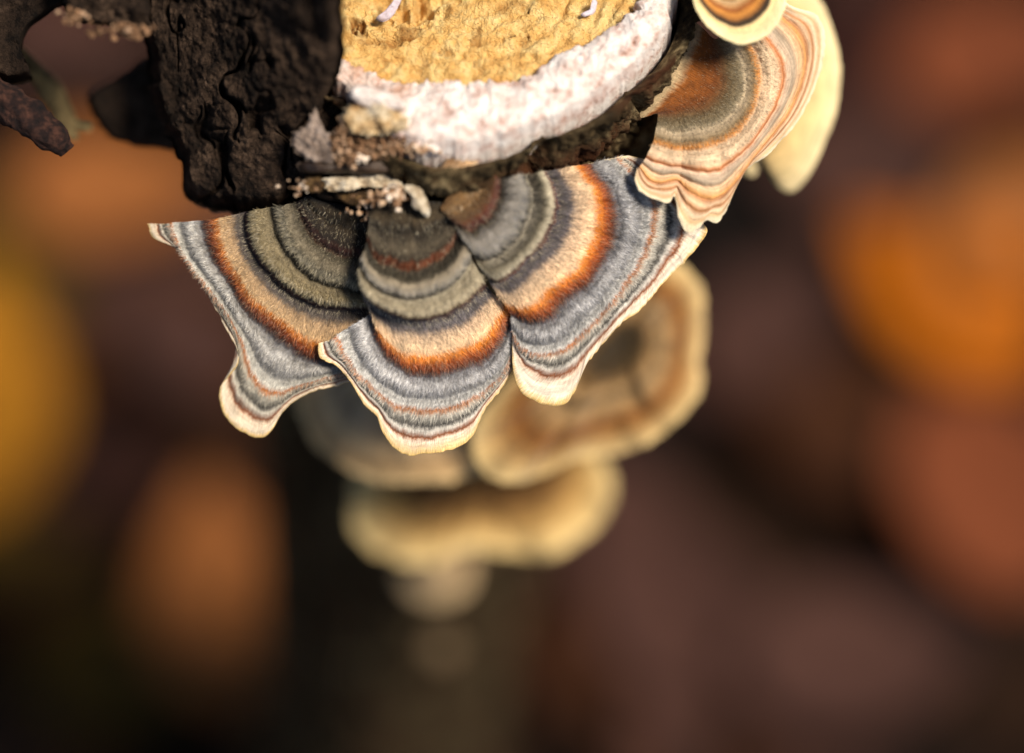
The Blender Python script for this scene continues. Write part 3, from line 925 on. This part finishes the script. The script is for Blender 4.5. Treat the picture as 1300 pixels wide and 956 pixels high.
bracket('pale yellow smooth bracket hanging below the brown-eyed bracket', (896, 80), 0.428,
        [(1000, -20, 4), (1034, -6, 4), (1052, 24, 4), (1064, 66, 4), (1067, 100, 4.5), (1060, 145, 5), (1044, 188, 6), (1024, 226, 7), (1003, 243, 8), (984, 233, 8), (968, 206, 7), (958, 222, 8), (944, 218, 8), (932, 190, 7)],
        PALE, bulge=2.5, ridge=0.3, nt=160, nv=80, seed=12, edge=0.5, smooth_sig=10, streak=0.2)
# lower tiers further down the trunk
bracket('tan bracket with a dark olive eye, below the wide orange-banded fan', (792, 436), 0.452,
        [(690, 430, 0), (730, 372, 0), (790, 336, 0), (842, 330, 1), (874, 342, 2), (890, 368, 2), (894, 415, 2), (889, 455, 2), (891, 488, 3), (872, 524, 3), (832, 558, 3), (784, 576, 3), (732, 584, 2), (694, 602, 1),
         (652, 613, 0), (620, 602, -1), (600, 570, -1), (608, 530, 0), (640, 490, 0), (670, 460, 0)],
        EYE, bulge=2.2, ridge=0.6, nt=200, nv=90, seed=15, edge=2.0, smooth_sig=9, fold=4.5, closed=True, thick=0.004)
bracket('grey-brown bracket tucked behind the flared orange and blue-grey skirt', (490, 450), 0.458,
        [(396, 440, 0), (378, 480, 1), (380, 520, 1), (398, 562, 1.5), (436, 596, 2), (484, 610, 2), (540, 612, 2), (596, 604, 2), (640, 570, 1), (650, 500, 0)],
        TAUPE, bulge=2.2, ridge=0.6, nt=160, nv=80, seed=16, edge=2.0, smooth_sig=9, fold=4, thick=0.004)
bracket('broad ochre bracket, lowest of the large ones down the trunk', (622, 552), 0.492,
        [(500, 560, 0), (462, 596, 0), (446, 640, 0), (456, 680, 1), (496, 710, 2), (548, 714, 2), (596, 698, 1), (640, 704, 2), (690, 706, 3), (736, 684, 1), (771, 652, 1), (777, 610, 0), (756, 566, 0)],
        OCHRE, bulge=3.0, ridge=0.6, nt=180, nv=80, seed=17, edge=2.5, smooth_sig=9, fold=5, thick=0.004)
bracket('small pale cream bracket on the trunk below the broad ochre one', (556, 690), 0.543,
        [(512, 700, 0), (508, 730, 0), (522, 752, 0), (548, 762, 0), (576, 758, 0), (596, 738, 0), (598, 704, 0)],
        DIM, bulge=1.5, ridge=0.3, nt=80, nv=40, seed=18, edge=0.5, smooth_sig=6)
bracket('tiny pale bracket, lowest one on the trunk near the ground', (562, 806), 0.578,
        [(544, 812, 0), (544, 826, 0), (552, 836, 0), (564, 838, 0), (576, 830, 0), (578, 814, 0)],
        [(0.0, (96, 76, 50)), (1.0, (128, 104, 74))], bulge=1.0, ridge=0.2, nt=60, nv=30, seed=19, edge=0.4, smooth_sig=4)


# ------------------------------------------------------------------ twig and stalk by the bark
def tube(name, pts, radii, mat, parent=None, origin=(0, 0, 0), nt=28, n=90, amp=0.0, freq=300, seed=1):
    P = spline([tuple(p) for p in pts], n)
    ka = np.array([np.argmin(np.linalg.norm(P - np.asarray(q), axis=1)) for q in pts]) / (n - 1.0)
    R = np.interp(np.linspace(0, 1, n), ka, radii)
    T = np.gradient(P, axis=0)
    T /= np.linalg.norm(T, axis=1, keepdims=True)
    ref = np.array([0.3, 0.2, 0.93])
    A = np.cross(T, ref)
    A /= np.linalg.norm(A, axis=1, keepdims=True)
    B = np.cross(T, A)
    a = np.linspace(0, 2 * math.pi, nt, endpoint=False)
    ring = A[:, None] * np.cos(a)[None, :, None] + B[:, None] * np.sin(a)[None, :, None]
    q = P[:, None] + ring * R[:, None, None]
    q = q + ring * (amp * fbm(q * freq, 4, seed))[..., None]
    V = q.reshape(-1, 3)
    V = np.vstack([V, P[0], P[-1]])
    F = [tuple(f) for f in grid_faces(n, nt, True).tolist()]
    k = len(V)
    F += [(k - 2, (i + 1) % nt, i) for i in range(nt)] + [(k - 1, (n - 1) * nt + i, (n - 1) * nt + (i + 1) % nt) for i in range(nt)]
    return mesh_obj(name, V, np.array(F, dtype=object), mat, parent, origin, {'relief': np.zeros(k)})


TWIG = simple('red_brown_twig_bark', (16, 8, 6), (40, 22, 16), 700, 0.85, 0.0012, c3=(84, 52, 38))
STALK = simple('olive_dry_stalk', (50, 40, 22), (92, 76, 46), 300, 0.8, 0.0004, c3=(128, 108, 70))


# ------------------------------------------------------------------ fallen leaves
def leaf_mesh(kind, seed, nl=26, nw=13):
    r = np.random.default_rng(seed)
    u = np.linspace(0, 1, nl)
    if kind == 'oak':
        prof = (np.sin(np.pi * u ** 0.8) ** 0.8) * (0.72 + 0.28 * np.cos(u * 2 * math.pi * 4.0 + 2.2)) * 0.36
    else:
        prof = np.sin(np.pi * u ** 0.78) ** 0.9 * 0.31
    prof = np.maximum(prof, 0.006)
    w = np.linspace(-1, 1, nw)
    U, W = np.meshgrid(u, w, indexing='ij')
    X = U - 0.5
    Y = W * prof[:, None]
    c1, c2, tw = r.uniform(-0.5, 0.8), r.uniform(-0.3, 0.9), r.uniform(-0.35, 0.35)
    Z = c1 * 0.35 * (X ** 2) * 4 * 0.25 + c2 * Y ** 2 * 1.6 + tw * X * Y * 1.5 + 0.02 * n2(X * 5, Y * 7, seed, 2) + 0.012 * np.abs(W) ** 0.5
    Z = Z + 0.004 * np.cos(U * 46 + np.abs(W) * 6)
    Z = Z - Z.min() + 0.002
    top = np.stack([X, Y, Z + 0.004], -1)
    low = np.stack([X, Y, Z], -1)[:, ::-1]
    V = np.concatenate([top, low], 1)                       # ring across the leaf
    F = grid_faces(nl, 2 * nw, True)
    V2 = V.reshape(-1, 3)
    return V2, F


LEAF_MATS = {}


def leaf_material(key, c):
    t = NT('dead_leaf_' + key)
    o = t.obj()
    n = t.noise(40, 4, 0.6, o)
    dark = tuple(0.62 * x for x in c)
    hi = tuple(min(255, 1.12 * x) for x in c)
    col = t.ramp([(0.32, dark), (0.5, c), (0.72, hi)], n)
    t.bump(t.noise(260, 4, 0.6, o), 0.0008)
    LEAF_MATS[key] = t.done(col, 0.8, 0.12)


for k_, c_ in {'golden': (158, 102, 20), 'orange': (190, 100, 8), 'tan': (148, 88, 42), 'rust': (120, 62, 34), 'mauve': (76, 49, 40),  # leaf tones darkened: forest shade over the ground put into the colours
               'brown': (64, 34, 15), 'wine': (46, 21, 14), 'dark': (15, 7, 3), 'olive': (78, 56, 12)}.items():
    leaf_material(k_, c_)

KINDS = [('oak', 3), ('oak', 7), ('beech', 11), ('beech', 13), ('oak', 17), ('beech', 23)]
LEAF_V = [leaf_mesh(k, s) for k, s in KINDS]
LEAF_LOW = [leaf_mesh(k, s, 15 if k == 'oak' else 11, 5) for k, s in KINDS]
LEAF_ME = {}


def leaf(px, py, length, rot, col, label=None, kind=None, lift=0.0, tilt=(0, 0), where=None, group=None):
    k = kind if kind is not None else random.randrange(len(KINDS))
    key = (k, col)
    if key not in LEAF_ME:
        V, F = LEAF_V[k]
        me = bpy.data.meshes.new('fallen_leaf')
        me.from_pydata(V.tolist(), [], F.tolist())
        me.polygons.foreach_set('use_smooth', np.ones(len(me.polygons), dtype=bool))
        me.materials.append(LEAF_MATS[col])
        LEAF_ME[key] = me
    p = where if where is not None else on_plane(px, py, 0.004 + lift)
    o = bpy.data.objects.new('fallen_leaf', LEAF_ME[key])
    o.location = p
    o.scale = (length,) * 3
    o.rotation_euler = (tilt[0], tilt[1], rot)
    COL.objects.link(o)
    return o


BIG = [
    (1195, 372, 0.075, 2.3, 'orange', 'bright orange fallen leaf, the most vivid on the ground right of the stump', 2, 0.022),
    (1290, 300, 0.075, 0.9, 'tan', 'tan orange fallen leaf overlapping the vivid orange leaf', 3, 0.018),
    (1245, 600, 0.090, 1.7, 'rust', 'large rust coloured fallen leaf below the vivid orange leaf', 2, 0.014),
    (1285, 70, 0.080, 0.4, 'rust', 'rust brown fallen leaf beyond the tan orange one', 5, 0.012),
    (1130, 60, 0.085, 1.2, 'wine', 'wine brown fallen leaf lying behind the pale yellow bracket', 2, 0.010),
    (1120, 225, 0.070, -0.4, 'mauve', 'mauve brown fallen leaf between the wine brown leaf and the stump', 3, 0.016),
    (975, 415, 0.060, 0.8, 'mauve', 'dull mauve fallen leaf beside the olive-eyed bracket', 5, 0.012),
    (1060, 530, 0.075, 2.5, 'brown', 'mid brown fallen leaf next to the large rust leaf', 2, 0.010),
    (850, 760, 0.075, 2.3, 'mauve', 'mauve grey fallen leaf right of the trunk foot', 3, 0.014),
    (1090, 840, 0.075, 0.2, 'mauve', 'purplish fallen leaf in front of the large rust leaf', 5, 0.012),
    (745, 800, 0.050, 1.2, 'brown', 'brown fallen leaf against the right side of the trunk foot', 2, 0.010),
    (-30, 500, 0.080, 1.5, 'golden', 'golden yellow fallen leaf, largest bright one left of the stump', 2, 0.024),
    (10, 330, 0.060, 1.9, 'olive', 'olive yellow fallen leaf above the golden one', 3, 0.014),
    (20, 690, 0.055, 0.4, 'olive', 'mustard fallen leaf below the golden one', 5, 0.014),
    (275, 750, 0.068, 1.7, 'tan', 'pale tan fallen leaf left of the trunk foot', 2, 0.026),
    (230, 430, 0.060, 2.2, 'mauve', 'dull mauve fallen leaf under the narrow-lobed bracket', 3, 0.012),
    (160, 245, 0.070, 0.3, 'tan', 'tan orange fallen leaf behind the dark bark shell', 5, 0.016),
    (60, 230, 0.060, 1.0, 'brown', 'brown fallen leaf behind the red-brown twig', 2, 0.010),
    (90, 60, 0.060, 0.2, 'mauve', 'mauve fallen leaf showing between the bark clumps', 3, 0.010),
    (120, 840, 0.070, 2.7, 'olive', 'dim olive fallen leaf between the mustard and the pale tan leaves', 2, 0.006),
]
for (x, y, L, a, c, lab, k, lift) in BIG:
    o = leaf(x, y, L, a, c, kind=k, lift=lift, tilt=(random.uniform(-0.25, 0.25), random.uniform(-0.25, 0.25)))
    tag(o, lab, 'leaf', 'fallen leaves around the stump')

LAB = {'brown': 'dull brown fallen leaf lying low among the darker litter', 'wine': 'dark wine coloured fallen leaf lying low in the litter',
       'dark': 'nearly black fallen leaf, shade painted into its colour, pressed on the soil', 'mauve': 'greyish mauve fallen leaf half buried in the litter'}
vis = 0
far_V, far_F, nfar = [], [], 0
for i in range(110):
    x, y = random.uniform(-120, 1420), random.uniform(-120, 1080)
    c = random.choices(['brown', 'wine', 'dark', 'mauve'], [3, 2, 6, 1])[0]
    if 330 < x < 720 and y > 150:
        continue
    o = leaf(x, y, random.uniform(0.05, 0.085), random.uniform(0, 6.28), c, lift=random.uniform(-0.002, 0.006), tilt=(random.uniform(-0.25, 0.25), random.uniform(-0.25, 0.25)))
    tag(o, LAB[c], 'leaf', 'dark leaf litter on the soil')
# the litter that goes on beyond the picture
for i in range(4600):
    a, d = random.uniform(0, 6.283), 0.10 + 1.9 * random.random() ** 0.6
    p = np.array([0.0, 0.25, 0.004]) + np.array([math.cos(a) * d, math.sin(a) * d, random.uniform(0, 0.006)])
    rel = p - CAM
    dep = rel @ FWD
    sx, sy = 650 + FPX * (rel @ RIGHT) / dep, 478 - FPX * (rel @ UP) / dep
    if -150 < sx < 1450 and -150 < sy < 1110:
        continue
    if math.hypot(p[0] - SO[0], p[1] - SO[1]) < 0.06:
        continue
    V, F = LEAF_LOW[i % len(KINDS)]
    L, rz, tx, ty = random.uniform(0.05, 0.085), random.uniform(0, 6.28), random.uniform(-0.2, 0.2), random.uniform(-0.2, 0.2)
    q = V * L
    q = np.stack([q[:, 0], q[:, 1], q[:, 2] + tx * q[:, 0] + ty * q[:, 1]], 1)
    q = np.stack([q[:, 0] * math.cos(rz) - q[:, 1] * math.sin(rz), q[:, 0] * math.sin(rz) + q[:, 1] * math.cos(rz), q[:, 2]], 1) + p
    far_F.append(F + nfar)
    nfar += len(V)
    far_V.append(q)
tl = NT('dead_leaf_mixed')
rnd = tl.n('NewGeometry').outputs['Random Per Island']
MIXED = tl.done(tl.ramp([(0, (15, 7, 3)), (0.4, (46, 21, 14)), (0.6, (64, 34, 15)), (0.78, (78, 48, 42)), (0.9, (120, 62, 34)), (0.96, (148, 88, 42)), (1, (158, 102, 20))], rnd), 0.8, 0.12)  # same darkened leaf tones, forest shade included in the colour
far = mesh_obj('leaf_litter', np.concatenate(far_V), np.concatenate(far_F), MIXED)
tag(far, 'mixed brown leaf litter covering the forest floor all around', 'leaf litter', kind='stuff')

# ------------------------------------------------------------------ twig and stalk
tw_pts = [np.array([-0.42, 0.10, 0.0]), np.array([-0.24, 0.075, 0.20]), at(-160, 70, 0.420), at(-60, 100, 0.412), at(0, 128, 0.409), at(40, 152, 0.408), at(70, 175, 0.408), at(84, 190, 0.409)]
o = tube('broken_twig', tw_pts, [0.0046, 0.0042, 0.0036, 0.0032, 0.0030, 0.0026, 0.0020, 0.0013], TWIG, None, tuple(tw_pts[0]), amp=0.0011, freq=520, seed=5, n=900, nt=40)
tag(o, 'rough red-brown broken twig sticking in beside the dark bark', 'twig')
st_pts = [at(10, 50, 0.424), at(40, 85, 0.432), at(62, 112, 0.435), at(82, 150, 0.434), at(96, 178, 0.433)]
so = thing('dry_stalk', st_pts[0], 'curled olive dry stalk with a forked tip behind the red-brown twig', 'stalk')
tube('stem', st_pts, [0.0008, 0.0014, 0.0018, 0.0016, 0.0007], STALK, so, tuple(st_pts[0]), amp=0.0004)
tube('fork', [at(86, 155, 0.434), at(100, 162, 0.433), at(114, 163, 0.432)], [0.0009, 0.0009, 0.0006], STALK, so, tuple(st_pts[0]), amp=0.0003)
